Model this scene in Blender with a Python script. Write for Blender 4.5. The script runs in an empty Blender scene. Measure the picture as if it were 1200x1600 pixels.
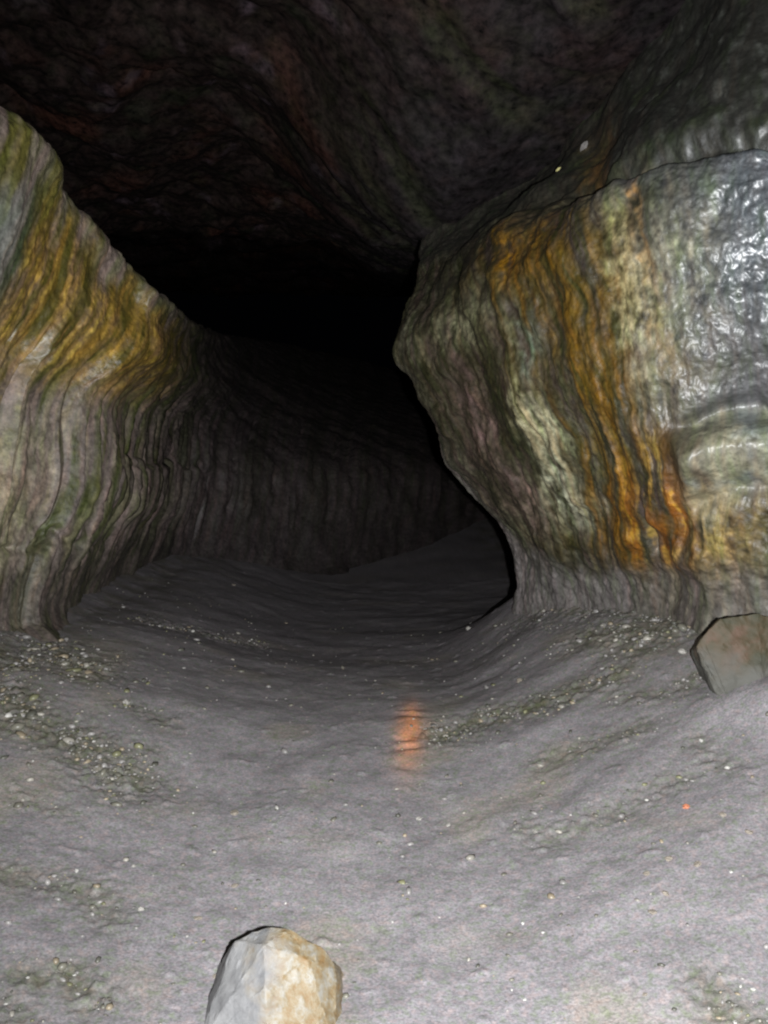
import bpy, bmesh, math, random
import numpy as np
from mathutils import Vector, Matrix

# ------------------------------------------------------------------ camera, world, light, exposure
SC = bpy.context.scene
COL = SC.collection
CAM_Z, PITCH, FPX = 1.35, math.radians(12.0), 1570.0

cam_d = bpy.data.cameras.new('camera')
cam_d.sensor_fit = 'VERTICAL'; cam_d.sensor_height = 36.0
cam_d.lens = 36.0 * FPX / 1600.0
cam_d.clip_start = 0.02; cam_d.clip_end = 200.0
cam = bpy.data.objects.new('camera', cam_d); COL.objects.link(cam)
cam.location = (0, 0, CAM_Z); cam.rotation_euler = (math.pi / 2 - PITCH, 0, 0)
SC.camera = cam

W = bpy.data.worlds.new('World'); SC.world = W; W.use_nodes = True
bg = W.node_tree.nodes['Background']
bg.inputs['Color'].default_value = (0.6, 0.7, 1.0, 1); bg.inputs['Strength'].default_value = 0.0005

# the only light in the cave: the flash of the camera, a hand's width to the right of the lens
fl = bpy.data.lights.new('camera_flash', 'SPOT')
fl.energy = 725.0; fl.color = (0.98, 0.985, 1.0)
fl.spot_size = math.radians(98); fl.spot_blend = 0.9; fl.shadow_soft_size = 0.012
flash = bpy.data.objects.new('camera_flash', fl); COL.objects.link(flash)
flash.location = (0.09, 0.0, CAM_Z - 0.035)
flash.rotation_euler = (math.pi / 2 - PITCH - math.radians(1), 0, math.radians(-5))

SC.cycles.filter_width = 2.2
SC.cycles.diffuse_bounces = 1; SC.cycles.max_bounces = 3
vs = SC.view_settings
vs.view_transform = 'Standard'; vs.look = 'None'; vs.exposure = 0.0; vs.gamma = 1.0; vs.use_curve_mapping = False

# ------------------------------------------------------------------ helpers
rng = np.random.default_rng(7)
random.seed(7)
_perm = rng.permutation(256); _perm = np.concatenate([_perm, _perm, _perm])
_grad = rng.normal(size=(256, 3)); _grad /= np.linalg.norm(_grad, axis=1)[:, None]

_perm = _perm.astype(np.int32); _gx, _gy, _gz = (np.ascontiguousarray(_grad[:, k], dtype=np.float32) for k in range(3))
def pn(p):
    """gradient noise, p (N,3) -> about -1..1"""
    x, y, z = (np.ascontiguousarray(p[:, k], dtype=np.float64) for k in range(3))
    fi = [np.floor(a) for a in (x, y, z)]
    f = [(a - b).astype(np.float32) for a, b in zip((x, y, z), fi)]
    i = [b.astype(np.int32) & 255 for b in fi]
    w = [a * a * a * (a * (a * 6 - 15) + 10) for a in f]
    def corner(hyz, dx, dy, dz):
        h = _perm[hyz + dz]
        return (f[0] - dx) * _gx[h] + (f[1] - dy) * _gy[h] + (f[2] - dz) * _gz[h]
    c = []
    for dx in (0, 1):
        hx = _perm[i[0] + dx]
        for dy in (0, 1):
            hy = _perm[hx + i[1] + dy] + i[2]
            a = corner(hy, dx, dy, 0); c.append(a + w[2] * (corner(hy, dx, dy, 1) - a))
    a = c[0] + w[1] * (c[1] - c[0]); b = c[2] + w[1] * (c[3] - c[2])
    return (a + w[0] * (b - a)) * np.float32(1.7)

def fbm(p, s, o=4, g=0.5):
    p = np.asarray(p, float) * s; a, t, n = 1.0, 0.0, 0.0
    for k in range(o):
        t = t + a * pn(p + 17.3 * k); n += a; a *= g; p = p * 2.03
    return t / n

def sst(a, b, x):
    t = np.clip((x - a) / (b - a), 0, 1); return t * t * (3 - 2 * t)

def gs(x, c, w): return np.exp(-((x - c) / w) ** 2)

def at(x, y, Y):
    """world point seen at photo pixel (x, y) at distance Y along the passage"""
    cx, cy = (x - 600) / FPX, (800 - y) / FPX
    d = np.array([cx, cy * math.sin(PITCH) + math.cos(PITCH), cy * math.cos(PITCH) - math.sin(PITCH)])
    return np.array([0, 0, CAM_Z]) + d * (Y / d[1])

def catmull(ctrl, t):
    """ctrl (n,...) sampled at params t in 0..n-1"""
    n = len(ctrl); i = np.clip(np.floor(t).astype(int), 0, n - 2); f = t - i
    f = f.reshape((-1,) + (1,) * (ctrl.ndim - 1))
    g = lambda k: ctrl[np.clip(k, 0, n - 1)]
    p0, p1, p2, p3 = g(i - 1), g(i), g(i + 1), g(i + 2)
    return 0.5 * (2 * p1 + (p2 - p0) * f + (2 * p0 - 5 * p1 + 4 * p2 - p3) * f ** 2 + (3 * p1 - p0 - 3 * p2 + p3) * f ** 3)

def grid_normals(P):
    du = np.gradient(P, axis=0); dv = np.gradient(P, axis=1)
    n = np.cross(du, dv); return n / (np.linalg.norm(n, axis=2, keepdims=True) + 1e-12)

def mesh_from_grid(name, P, col=None, rough=None, uv=None, mat=None, flip=False, wet=None):
    nu, nv = P.shape[:2]
    idx = np.arange(nu * nv).reshape(nu, nv)
    q = np.stack([idx[:-1, :-1], idx[1:, :-1], idx[1:, 1:], idx[:-1, 1:]], -1).reshape(-1, 4)
    if flip: q = q[:, ::-1]
    me = bpy.data.meshes.new(name)
    me.vertices.add(nu * nv); me.vertices.foreach_set('co', P.reshape(-1).astype(np.float32))
    nf = len(q)
    me.loops.add(nf * 4); me.loops.foreach_set('vertex_index', q.reshape(-1).astype(np.int32))
    me.polygons.add(nf)
    me.polygons.foreach_set('loop_start', np.arange(0, nf * 4, 4, dtype=np.int32))
    me.polygons.foreach_set('use_smooth', np.ones(nf, bool))
    me.update(calc_edges=True); me.validate()
    if col is not None:
        a = me.attributes.new('tint', 'FLOAT_COLOR', 'POINT')
        c4 = np.ones((nu * nv, 4), np.float32); c4[:, :3] = np.clip(col.reshape(-1, 3), 0, 1)
        a.data.foreach_set('color', c4.reshape(-1))
    if rough is not None:
        a = me.attributes.new('dry', 'FLOAT', 'POINT'); a.data.foreach_set('value', rough.reshape(-1).astype(np.float32))
    if wet is not None:
        a = me.attributes.new('wet', 'FLOAT', 'POINT'); a.data.foreach_set('value', np.clip(wet, 0, 1).reshape(-1).astype(np.float32))
    if uv is not None:
        a = me.attributes.new('flow', 'FLOAT_VECTOR', 'POINT')
        v3 = np.zeros((nu * nv, 3), np.float32); v3[:, :2] = uv.reshape(-1, 2)
        a.data.foreach_set('vector', v3.reshape(-1))
    if mat: me.materials.append(mat)
    ob = bpy.data.objects.new(name, me); COL.objects.link(ob)
    return ob

def tag(o, label=None, cat=None, group=None, kind=None):
    if label: o['label'] = label
    if cat: o['category'] = cat
    if group: o['group'] = group
    if kind: o['kind'] = kind
    return o

# ------------------------------------------------------------------ materials
def nodes_of(name):
    m = bpy.data.materials.new(name); m.use_nodes = True
    nt = m.node_tree; return m, nt, nt.nodes, nt.links, nt.nodes['Principled BSDF']

def rock_material(name, streak=True, fine=60.0, bump_mm=2.5, speck=0.35, spec=0.5):
    m, nt, N, L, b = nodes_of(name)
    at_ = N.new('ShaderNodeAttribute'); at_.attribute_name = 'tint'
    dr = N.new('ShaderNodeAttribute'); dr.attribute_name = 'dry'
    fw = N.new('ShaderNodeAttribute'); fw.attribute_name = 'flow'
    tc = N.new('ShaderNodeTexCoord')
    # fine mottling
    n1 = N.new('ShaderNodeTexNoise'); n1.inputs['Scale'].default_value = fine; n1.inputs['Detail'].default_value = 6; n1.inputs['Roughness'].default_value = 0.65
    L.new(tc.outputs['Object'], n1.inputs['Vector'])
    mr = N.new('ShaderNodeMapRange'); mr.inputs[1].default_value = 0.28; mr.inputs[2].default_value = 0.72
    mr.inputs[3].default_value = 1 - speck * 1.3; mr.inputs[4].default_value = 1 + speck * 1.3
    L.new(n1.outputs['Fac'], mr.inputs[0])
    mul = N.new('ShaderNodeVectorMath'); mul.operation = 'SCALE'
    L.new(at_.outputs['Color'], mul.inputs[0]); L.new(mr.outputs[0], mul.inputs['Scale'])
    last = mul.outputs[0]
    # hue wander
    n2 = N.new('ShaderNodeTexNoise'); n2.inputs['Scale'].default_value = fine * 0.4; n2.inputs['Detail'].default_value = 4
    if streak:
        sc = N.new('ShaderNodeVectorMath'); sc.operation = 'MULTIPLY'; sc.inputs[1].default_value = (1.6, 0.25, 1)
        L.new(fw.outputs['Vector'], sc.inputs[0]); L.new(sc.outputs[0], n2.inputs['Vector'])
    else:
        L.new(tc.outputs['Object'], n2.inputs['Vector'])
    cr = N.new('ShaderNodeValToRGB')
    e = cr.color_ramp.elements
    e[0].position = 0.3; e[0].color = (0.80, 0.92, 0.70, 1)
    e[1].position = 0.72; e[1].color = (1.22, 1.08, 1.02, 1)
    k = e.new(0.5); k.color = (0.98, 0.98, 1.0, 1)
    L.new(n2.outputs['Fac'], cr.inputs[0])
    mx = N.new('ShaderNodeVectorMath'); mx.operation = 'MULTIPLY'
    L.new(last, mx.inputs[0]); L.new(cr.outputs['Color'], mx.inputs[1]); last = mx.outputs[0]
    L.new(last, b.inputs['Base Color'])
    L.new(dr.outputs['Fac'], b.inputs['Roughness'])
    b.inputs['Specular IOR Level'].default_value = spec
    wt = N.new('ShaderNodeAttribute'); wt.attribute_name = 'wet'
    L.new(wt.outputs['Fac'], b.inputs['Coat Weight']); b.inputs['Coat Roughness'].default_value = 0.33; b.inputs['Coat Tint'].default_value = (0.8, 0.9, 1.0, 1); b.inputs['Coat IOR'].default_value = 1.6
    # relief
    n3 = N.new('ShaderNodeTexNoise'); n3.inputs['Scale'].default_value = fine * 1.1; n3.inputs['Detail'].default_value = 8; n3.inputs['Roughness'].default_value = 0.62
    L.new(tc.outputs['Object'], n3.inputs['Vector'])
    bp = N.new('ShaderNodeBump'); bp.inputs['Strength'].default_value = 1.0; bp.inputs['Distance'].default_value = bump_mm / 1000.0
    L.new(n3.outputs['Fac'], bp.inputs['Height']); L.new(bp.outputs[0], b.inputs['Normal'])
    return m

M_WALL = rock_material('flowstone', True, 50, 4.0, 0.40, 0.5)
M_CEIL = rock_material('dark_rock', False, 24, 2.0, 0.8, 0.15)
M_FLOOR = rock_material('damp_sand', False, 150, 1.8, 0.32, 0.4)

def stone_material(name, c1, c2, scale, rough=0.6, bump=2.0, c3=None):
    m, nt, N, L, b = nodes_of(name)
    tc = N.new('ShaderNodeTexCoord')
    n = N.new('ShaderNodeTexNoise'); n.inputs['Scale'].default_value = scale; n.inputs['Detail'].default_value = 7; n.inputs['Roughness'].default_value = 0.65
    L.new(tc.outputs['Object'], n.inputs['Vector'])
    cr = N.new('ShaderNodeValToRGB'); e = cr.color_ramp.elements
    e[0].position = 0.36; e[0].color = (*c1, 1); e[1].position = 0.64; e[1].color = (*c2, 1)
    if c3: k = e.new(0.5); k.color = (*c3, 1)
    L.new(n.outputs['Fac'], cr.inputs[0]); L.new(cr.outputs['Color'], b.inputs['Base Color'])
    b.inputs['Roughness'].default_value = rough
    n3 = N.new('ShaderNodeTexNoise'); n3.inputs['Scale'].default_value = scale * 2.5; n3.inputs['Detail'].default_value = 8
    L.new(tc.outputs['Object'], n3.inputs['Vector'])
    bp = N.new('ShaderNodeBump'); bp.inputs['Distance'].default_value = bump / 1000; bp.inputs['Strength'].default_value = 1
    L.new(n3.outputs['Fac'], bp.inputs['Height']); L.new(bp.outputs[0], b.inputs['Normal'])
    return m

# ------------------------------------------------------------------ floor
MOUND = at(1225, 1085, 2.60)      # sand banked against the half-buried stone
def base_floor(X, Y):
    k = 0.45 + 0.55 * sst(1.6, 3.3, Y)
    right = 0.33 * sst(0.12, 1.25, X) + 0.35 * np.maximum(X - 1.15, 0)
    left = 0.20 * sst(0.25, 1.35, -X) + 0.30 * np.maximum(-X - 1.25, 0)
    z = (right * (1 - 0.85 * sst(4.6, 6.0, Y)) + left) * k
    z = z + 0.085 * np.exp(-((X - MOUND[0]) ** 2 + (Y - MOUND[1]) ** 2) / 0.13 ** 2)
    dr = np.maximum(Y - 3.05, 0)
    z = z - 0.95 * (1 - np.exp(-(dr ** 1.3) * 0.20)) * (1 - 0.7 * sst(0.2, 0.8, X) * (1 - sst(4.35, 5.0, Y))) * (1 - 0.15 * sst(0.4, 1.6, -X))
    return z

def floor_at(x, y):
    """where the ray through photo pixel (x, y) lands on the floor"""
    lo, hi = 0.8, 14.0
    for _ in range(50):
        mid = (lo + hi) / 2; p = at(x, y, mid)
        if p[2] > base_floor(np.array(p[0]), np.array(p[1])): lo = mid
        else: hi = mid
    return at(x, y, lo)

# gravel and rubble bands: centre line through floor points, half width, strength
BANDS = [
    ([(690, 1150), (780, 1115), (880, 1085), (960, 1050)], 0.085, 1.0),
    ([(850, 1185), (920, 1160), (1000, 1130)], 0.06, 0.6),
    ([(960, 1085), (1030, 1078), (1090, 1060)], 0.06, 0.6),
    ([(860, 945), (960, 940), (1060, 948), (1190, 930)], 0.17, 1.0),
    ([(930, 985), (1010, 1000), (1060, 975)], 0.13, 0.9),
    ([(0, 1075), (40, 1120), (130, 1160), (190, 1215)], 0.12, 1.0),
    ([(0, 1030), (70, 1005), (130, 1040)], 0.15, 0.9),
    ([(240, 970), (310, 985), (390, 1003)], 0.10, 0.9),
    ([(200, 1100), (260, 1130)], 0.05, 0.7),
    ([(120, 1170), (230, 1175)], 0.06, 0.6),
    ([(10, 1370), (60, 1380), (150, 1400), (170, 1440)], 0.055, 0.6),
    ([(40, 1530), (110, 1520), (150, 1570)], 0.05, 0.8),
    ([(0, 1570), (30, 1600)], 0.05, 0.7),
    ([(1100, 1530), (1140, 1575), (1190, 1590)], 0.05, 0.9),
    ([(1090, 1150), (1110, 1180), (1140, 1190)], 0.04, 0.6),
    ([(870, 1300), (960, 1260), (1060, 1210)], 0.06, 0.5),
    ([(820, 1290), (850, 1310)], 0.05, 0.5),
    ([(40, 1250), (110, 1270)], 0.05, 0.4),
]
BW = [(np.array([floor_at(*p)[:2] for p in pts]), w, s) for pts, w, s in BANDS]

def seg_dist(P2, a, b):
    ab = b - a; t = np.clip(((P2 - a) @ ab) / (ab @ ab + 1e-9), 0, 1)
    return np.linalg.norm(P2 - (a + t[:, None] * ab), axis=1)

def band_mask(X, Y):
    P2 = np.stack([X.ravel(), Y.ravel()], 1); m = np.zeros(len(P2))
    for pts, w, s in BW:
        d = np.min([seg_dist(P2, pts[i], pts[i + 1]) for i in range(len(pts) - 1)], axis=0)
        m = np.maximum(m, s * np.exp(-(d / w) ** 2))
    return m.reshape(X.shape)

def axis_pts(segs):
    out = [np.linspace(a, b, n, endpoint=False) for a, b, n in segs]
    return np.concatenate(out + [[segs[-1][1]]])

fx = axis_pts([(-5, -2.2, 60), (-2.2, -1.0, 130), (-1.0, 1.0, 310), (1.0, 2.2, 130), (2.2, 5, 60)])
fy = axis_pts([(-3, 1.25, 60), (1.25, 2.6, 220), (2.6, 4.6, 230), (4.6, 7.0, 120), (7.0, 16, 60)])
X, Y = np.meshgrid(fx, fy, indexing='ij')
P2 = np.stack([X.ravel(), Y.ravel(), np.zeros(X.size)], 1)
BM = band_mask(X, Y)
def floor_relief(P2, bm):
    # sand drifts that run obliquely up to the right wall, scoured hollows, then grit
    q = P2.copy(); ca, sa = math.cos(0.55), math.sin(0.55)
    u = q[:, 0] * ca + q[:, 1] * sa; v = -q[:, 0] * sa + q[:, 1] * ca
    drift = fbm(np.stack([u * 0.9, v * 3.2, u * 0], 1), 1.0, 3)
    r = sst(-0.4, 0.5, P2[:, 0])
    z = 0.024 * drift * r * (1 - 0.85 * sst(3.3, 4.4, P2[:, 1])) + 0.022 * fbm(P2, 1.3, 3)
    z = z + 0.006 * fbm(P2 + 5, 6, 3)
    clod = np.maximum(fbm(P2 + 9, 18, 3) - 0.28, 0)
    z = z + 0.014 * clod + bm * (0.026 * np.abs(fbm(P2 + 3, 22, 3)) + 0.020 * np.maximum(fbm(P2 + 2, 45, 2), 0)) - bm * 0.012
    return z + 0.0015 * fbm(P2 + 1, 60, 3)
RL = floor_relief(P2, BM.ravel()).reshape(X.shape)
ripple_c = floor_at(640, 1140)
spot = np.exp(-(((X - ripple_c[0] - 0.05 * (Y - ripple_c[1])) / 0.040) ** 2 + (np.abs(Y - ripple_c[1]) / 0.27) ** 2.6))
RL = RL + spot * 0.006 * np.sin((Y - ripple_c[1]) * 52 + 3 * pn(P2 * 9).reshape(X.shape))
Z = base_floor(X, Y) + RL

def floor_z(x, y):
    i = np.clip(np.searchsorted(fx, x) - 1, 0, len(fx) - 2); j = np.clip(np.searchsorted(fy, y) - 1, 0, len(fy) - 2)
    a = (x - fx[i]) / (fx[i + 1] - fx[i]); b = (y - fy[j]) / (fy[j + 1] - fy[j])
    return (Z[i, j] * (1 - a) * (1 - b) + Z[i + 1, j] * a * (1 - b) + Z[i, j + 1] * (1 - a) * b + Z[i + 1, j + 1] * a * b)

c = np.ones(X.shape + (3,)) * np.array([0.234, 0.222, 0.233])
t1 = fbm(P2, 2.2, 4).reshape(X.shape); t2 = fbm(P2 + 30, 7, 4).reshape(X.shape); t3 = fbm(P2 + 60, 25, 3).reshape(X.shape)
c *= (1 + 0.16 * t1 + 0.20 * t2 + 0.22 * t3)[..., None]
tan = sst(0.05, 0.5, fbm(P2 + 90, 3.5, 3).reshape(X.shape))
c = c * (1 - 0.5 * tan[..., None]) + 0.5 * tan[..., None] * np.array([0.27, 0.245, 0.20])
gm = np.clip(BM * (0.75 + 0.9 * t3 + 0.6 * t2), 0, 1)[..., None]
c = c * (1 - 0.85 * gm) + 0.85 * gm * np.array([0.085, 0.086, 0.045])
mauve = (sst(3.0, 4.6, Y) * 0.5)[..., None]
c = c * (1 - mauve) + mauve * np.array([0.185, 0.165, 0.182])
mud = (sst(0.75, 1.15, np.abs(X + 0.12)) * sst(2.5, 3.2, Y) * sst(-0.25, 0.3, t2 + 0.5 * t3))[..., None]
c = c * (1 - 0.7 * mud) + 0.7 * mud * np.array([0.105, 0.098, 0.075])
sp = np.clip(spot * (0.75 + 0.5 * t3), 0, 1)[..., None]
c = c * (1 - sp) + sp * np.array([0.62, 0.25, 0.11])  # soft-edged orange patch blended into the sand colour
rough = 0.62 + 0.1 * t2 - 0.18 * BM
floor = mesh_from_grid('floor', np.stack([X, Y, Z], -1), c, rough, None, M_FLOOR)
tag(floor, 'grey damp sandy cave floor strewn with grit', None, None, 'structure')

# ------------------------------------------------------------------ right wall
RC = [
    [(668, 375, 5.0), (655, 415, 4.75), (640, 450, 4.6), (626, 500, 4.5), (624, 550, 4.45), (652, 600, 4.42), (686, 668, 4.40), (697, 730, 4.37), (745, 788, 4.32), (792, 838, 4.28), (804, 898, 4.25)],
    [(760, 308, 4.8), (728, 385, 4.42), (712, 420, 4.26), (704, 470, 4.10), (706, 530, 4.00), (730, 600, 3.95), (758, 680, 3.92), (785, 745, 3.90), (830, 805, 3.91), (860, 865, 3.93), (872, 925, 3.93)],
    [(862, 240, 4.6), (826, 325, 4.00), (806, 362, 3.85), (796, 420, 3.70), (808, 500, 3.60), (838, 580, 3.54), (866, 660, 3.51), (896, 735, 3.51), (928, 805, 3.54), (946, 870, 3.58), (955, 930, 3.60)],
    [(962, 142, 4.25), (925, 290, 3.62), (906, 325, 3.50), (902, 400, 3.37), (920, 490, 3.30), (945, 570, 3.25), (968, 650, 3.23), (990, 735, 3.24), (1012, 805, 3.29), (1030, 870, 3.34), (1040, 935, 3.36)],
    [(1062, 30, 3.9), (1038, 245, 3.31), (1022, 282, 3.24), (1022, 370, 3.15), (1032, 470, 3.10), (1045, 560, 3.07), (1056, 645, 3.08), (1066, 725, 3.06), (1080, 800, 3.10), (1092, 870, 3.14), (1102, 940, 3.16)],
    [(1200, -120, 3.45), (1192, 214, 3.07), (1182, 250, 3.03), (1178, 345, 2.985), (1178, 450, 2.96), (1178, 550, 2.95), (1178, 640, 2.99), (1180, 725, 2.93), (1182, 800, 2.95), (1186, 870, 2.98), (1190, 950, 3.0)],
]
cols = [np.array([at(*p) for p in col]) for col in RC]
wrap1 = cols[0] + np.array([0.16, 0.28, 0.02]); wrap2 = cols[0] + np.array([0.55, 0.9, 0.05]); wrap3 = cols[0] + np.array([1.3, 2.6, 0.1]); wrap4 = cols[0] + np.array([1.8, 6.0, 0.1])
e1 = cols[-1] + np.array([0.34, -0.16, 0.0]); e2 = cols[-1] + np.array([0.75, -0.6, 0.05]); e3 = cols[-1] + np.array([1.15, -1.9, 0.1]); e4 = cols[-1] + np.array([1.1, -5.5, 0.1])
cols = np.array([wrap4, wrap3, wrap2, wrap1] + cols + [e1, e2, e3, e4])           # column 4 = silhouette
top = cols[:, :1] + np.array([0.15, 0.35, 0.6]); bot = cols[:, -1:] + np.array([0.0, -0.10, -0.35]); bot2 = cols[:, -1:] + np.array([0.0, -0.12, -0.8])
cols = np.concatenate([top, cols, bot, bot2], axis=1)                                    # row 1 = crease
NC, NR = cols.shape[:2]
ut = axis_pts([(0, 2, 20), (2, 3.6, 50), (3.6, 9.4, 520), (9.4, 11, 60), (11, NC - 1, 40)])
vt = axis_pts([(0, 1, 30), (1, 2, 70), (2, 11, 430), (11, 12, 40), (12, NR - 1, 10)])
S = catmull(cols, ut); S = np.swapaxes(catmull(np.swapaxes(S, 0, 1), vt), 0, 1)
Cc, Rr = np.meshgrid(ut - 4, vt - 1, indexing='ij')          # c: 0 silhouette .. 5 right edge of view ; r: 0 crease .. 10 base
F = S.reshape(-1, 3); sh = Cc.shape
# distance along the flow lines in metres
ul = np.concatenate([[0], np.cumsum(np.linalg.norm(np.diff(S[:, len(vt) // 2], axis=0), axis=1))])
vl = np.concatenate([[0], np.cumsum(np.linalg.norm(np.diff(S[len(ut) // 2], axis=0), axis=1))])
U, V = np.meshgrid(ul, vl, indexing='ij')
N0 = grid_normals(S)
to_cam = np.array([0, 0, 1.35]) - S
if np.mean(np.sum(N0 * to_cam, 2)[200:500]) < 0: N0 = -N0; RFLIP = True
else: RFLIP = False
warp = fbm(F, 1.8, 3).reshape(sh); warp2 = fbm(F + 40, 6, 3).reshape(sh)
WIG = 0.030
def flow_noise(su, sv, off, o=3):
    w = U + 0.10 * warp + WIG * warp2
    return fbm(np.stack([w.ravel() * su + off, V.ravel() * sv, np.full(U.size, off * 1.7)], 1), 1.0, o).reshape(sh)
s1, s2, s3 = flow_noise(5, 0.9, 3), flow_noise(12, 1.4, 11), flow_noise(42, 3.5, 23)
amp = sst(0.6, 2.2, Rr) * (1 - 0.8 * sst(8.4, 9.5, Rr))
ledge_c = sst(3.75, 4.3, Cc + 0.15 * warp2)
wet0 = 0.8 * sst(2.9, 5.0, Cc + 0.9 * warp) * sst(1.0, 1.5, Rr) * (1 - sst(6.0, 6.6, Rr))
D = 0.07 * warp + 0.04 * fbm(F + 7, 3.5, 3).reshape(sh)
D += amp * (0.030 * s1 + 0.014 * (0.35 - np.abs(s1)) + 0.007 * s2 + 0.0025 * s3) * (1 - 0.75 * wet0)
lump = fbm(F + 3, 9, 4).reshape(sh)
D += (0.013 * lump + 0.006 * fbm(F + 13, 30, 3).reshape(sh)) * (1 - 0.6 * wet0)
groove_r = 1.0 + 0.22 * warp2 + 0.25 * warp
D -= 0.055 * (0.8 + 0.8 * s1) * gs(Rr, groove_r, 0.17) * sst(0.9, 2.6, Cc) + 0.0
D += 0.0 * gs(Rr, groove_r + 0.55, 0.35) * sst(1.5, 3.2, Cc)
# wet blistered face
wet = np.clip(sst(2.9, 5.2, Cc + 1.2 * warp + 0.9 * warp2 + 0.5 * lump) * sst(0.6, 1.5, Rr) * (1 - sst(6.0, 6.6, Rr)), 0, 1)
b0 = fbm(F + 310, 16, 2).reshape(sh)
bl = pn(F * 34).reshape(sh); bl2 = pn(F * 70 + 4).reshape(sh); bl3 = pn(F * 130 + 8).reshape(sh)
D += wet * (0.0034 * bl + 0.0024 * bl2 + 0.0013 * bl3 + 0.006 * b0)
# ledge: a crevice and a swollen pale shoulder under it
lr = 6.35 - 0.35 * gs(Cc, 5.0, 0.7) + 0.12 * warp2
D -= ledge_c * 0.05 * gs(Rr, lr, 0.16)
D += ledge_c * 0.075 * gs(Rr, lr + 0.65, 0.42)
D -= ledge_c * 0.03 * gs(Rr, lr + 1.55, 0.25)
# toes at the foot of the flow
D += 0.03 * sst(7.6, 8.8, Rr) * (1 - sst(9.6, 10.3, Rr)) * (0.35 - np.abs(s1)) * sst(1.5, 2.4, Cc)
D -= 0.05 * gs(Cc, 3.05, 0.07) * gs(Rr, 8.3, 0.5)
RW = S + N0 * D[..., None]

def punch(c, ref, con, sat):
    l = np.maximum(c.mean(-1, keepdims=True), 1e-4); c = l + (c - l) * sat
    return np.clip(c, 0.002, 1) * (l / ref) ** con
def mixc(c, m, col):
    m = np.clip(m, 0, 1)[..., None]; return c * (1 - m) + m * np.array(col)
k1, k2, k3 = flow_noise(7, 1.1, 51) + 0.35 * lump, flow_noise(16, 2.0, 61) + 0.4 * lump, flow_noise(42, 4.5, 71) + 0.3 * warp2
c = np.ones(sh + (3,)) * np.array([0.056, 0.049, 0.030])
b1 = fbm(F + 210, 7, 4).reshape(sh); b2 = fbm(F + 230, 18, 4).reshape(sh); b3 = fbm(F + 250, 40, 3).reshape(sh)
c = mixc(c, sst(-0.1, 0.45, k1 + 0.3 * b1) * 0.85, (0.036, 0.041, 0.012))       # olive
c = mixc(c, sst(0.0, 0.45, -k2 + 0.3 * b1) * 0.7, (0.088, 0.060, 0.052))         # brown-mauve
c = mixc(c, sst(0.10, 0.45, k3) * 0.5, (0.13, 0.13, 0.08))                       # pale threads
ccw = Cc + 0.30 * k2 + 0.35 * warp + 0.20 * b2
rrw = Rr + 0.5 * b1 + 0.3 * b2
tx = np.clip(0.65 + 0.9 * b2 + 0.5 * b3 + 0.4 * k3, 0, 1.2)                      # broken-up edge for every patch
def patch(cc, rr, wc, wr_, col, k=0.9):
    global c
    c = mixc(c, gs(ccw, cc, wc) * gs(rrw, rr, wr_) * tx * k, col)
patch(1.2, 2.2, 0.9, 0.9, (0.032, 0.027, 0.022), 0.8); patch(1.2, 3.7, 0.45, 0.55, (0.21, 0.205, 0.13)); patch(0.35, 4.2, 0.18, 1.6, (0.13, 0.12, 0.09))
patch(0.85, 6.0, 0.22, 1.2, (0.15, 0.10, 0.09)); patch(1.2, 7.7, 0.3, 0.5, (0.20, 0.14, 0.125))
patch(2.0, 4.4, 0.16, 0.9, (0.15, 0.18, 0.14)); patch(1.8, 6.0, 0.20, 0.55, (0.34, 0.33, 0.22), 1.2)
patch(1.75, 7.3, 0.32, 0.9, (0.30, 0.31, 0.225), 1.1); patch(2.1, 7.9, 0.25, 0.35, (0.32, 0.32, 0.24), 1.1)
patch(1.35, 5.6, 0.14, 1.8, (0.035, 0.045, 0.016)); patch(2.35, 6.3, 0.14, 1.5, (0.05, 0.055, 0.02))
och = gs(ccw, 2.85, 0.95) * sst(1.4, 2.4, rrw) * (1 - sst(8.6, 9.6, rrw))
c = mixc(c, och * sst(-0.35, 0.45, k2 + 0.5 * k3 + 0.3 * b1) * 0.9, (0.17, 0.093, 0.018))
c = mixc(c, och * sst(0.0, 0.45, -k3 - 0.4 * k1) * 0.7, (0.062, 0.058, 0.014))
c = mixc(c, och * sst(0.25, 0.6, k1 - 0.3 * k2) * 0.6, (0.13, 0.10, 0.085))
patch(2.05, 2.8, 0.17, 0.8, (0.22, 0.11, 0.02), 1.0); patch(2.45, 2.6, 0.16, 0.9, (0.17, 0.085, 0.02))
patch(3.75, 4.2, 0.32, 1.6, (0.33, 0.30, 0.19)); patch(3.9, 2.6, 0.10, 1.1, (0.36, 0.19, 0.05), 1.1)
patch(3.95, 4.6, 0.12, 0.9, (0.28, 0.17, 0.06)); patch(3.55, 3.2, 0.14, 1.2, (0.30, 0.25, 0.13))
rust = gs(ccw, 3.5, 0.9) * gs(rrw, 8.0, 1.25)
c = mixc(c, rust * sst(-0.4, 0.3, k2 + 0.4 * b1) * 0.9, (0.22, 0.078, 0.014))
c = mixc(c, rust * sst(0.05, 0.4, k3 + 0.5 * b2) * 0.8, (0.34, 0.20, 0.045))
c = mixc(c, rust * sst(0.25, 0.5, -b2) * 0.7, (0.055, 0.05, 0.03))
c = mixc(c, gs(ccw, 4.5, 0.5) * gs(rrw, 8.6, 0.8) * tx * 0.8, (0.26, 0.19, 0.08))
c = mixc(c, wet * 0.6, (0.112, 0.128, 0.146))  # blue-grey sheen of the wet face painted into its base colour
patch(4.35, 3.4, 0.45, 1.6, (0.20, 0.19, 0.135), 0.7); patch(4.1, 5.2, 0.3, 0.9, (0.10, 0.092, 0.06), 0.8)
c = mixc(c, wet * sst(0.0, 0.5, b1) * 0.5, (0.11, 0.095, 0.085))
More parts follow.
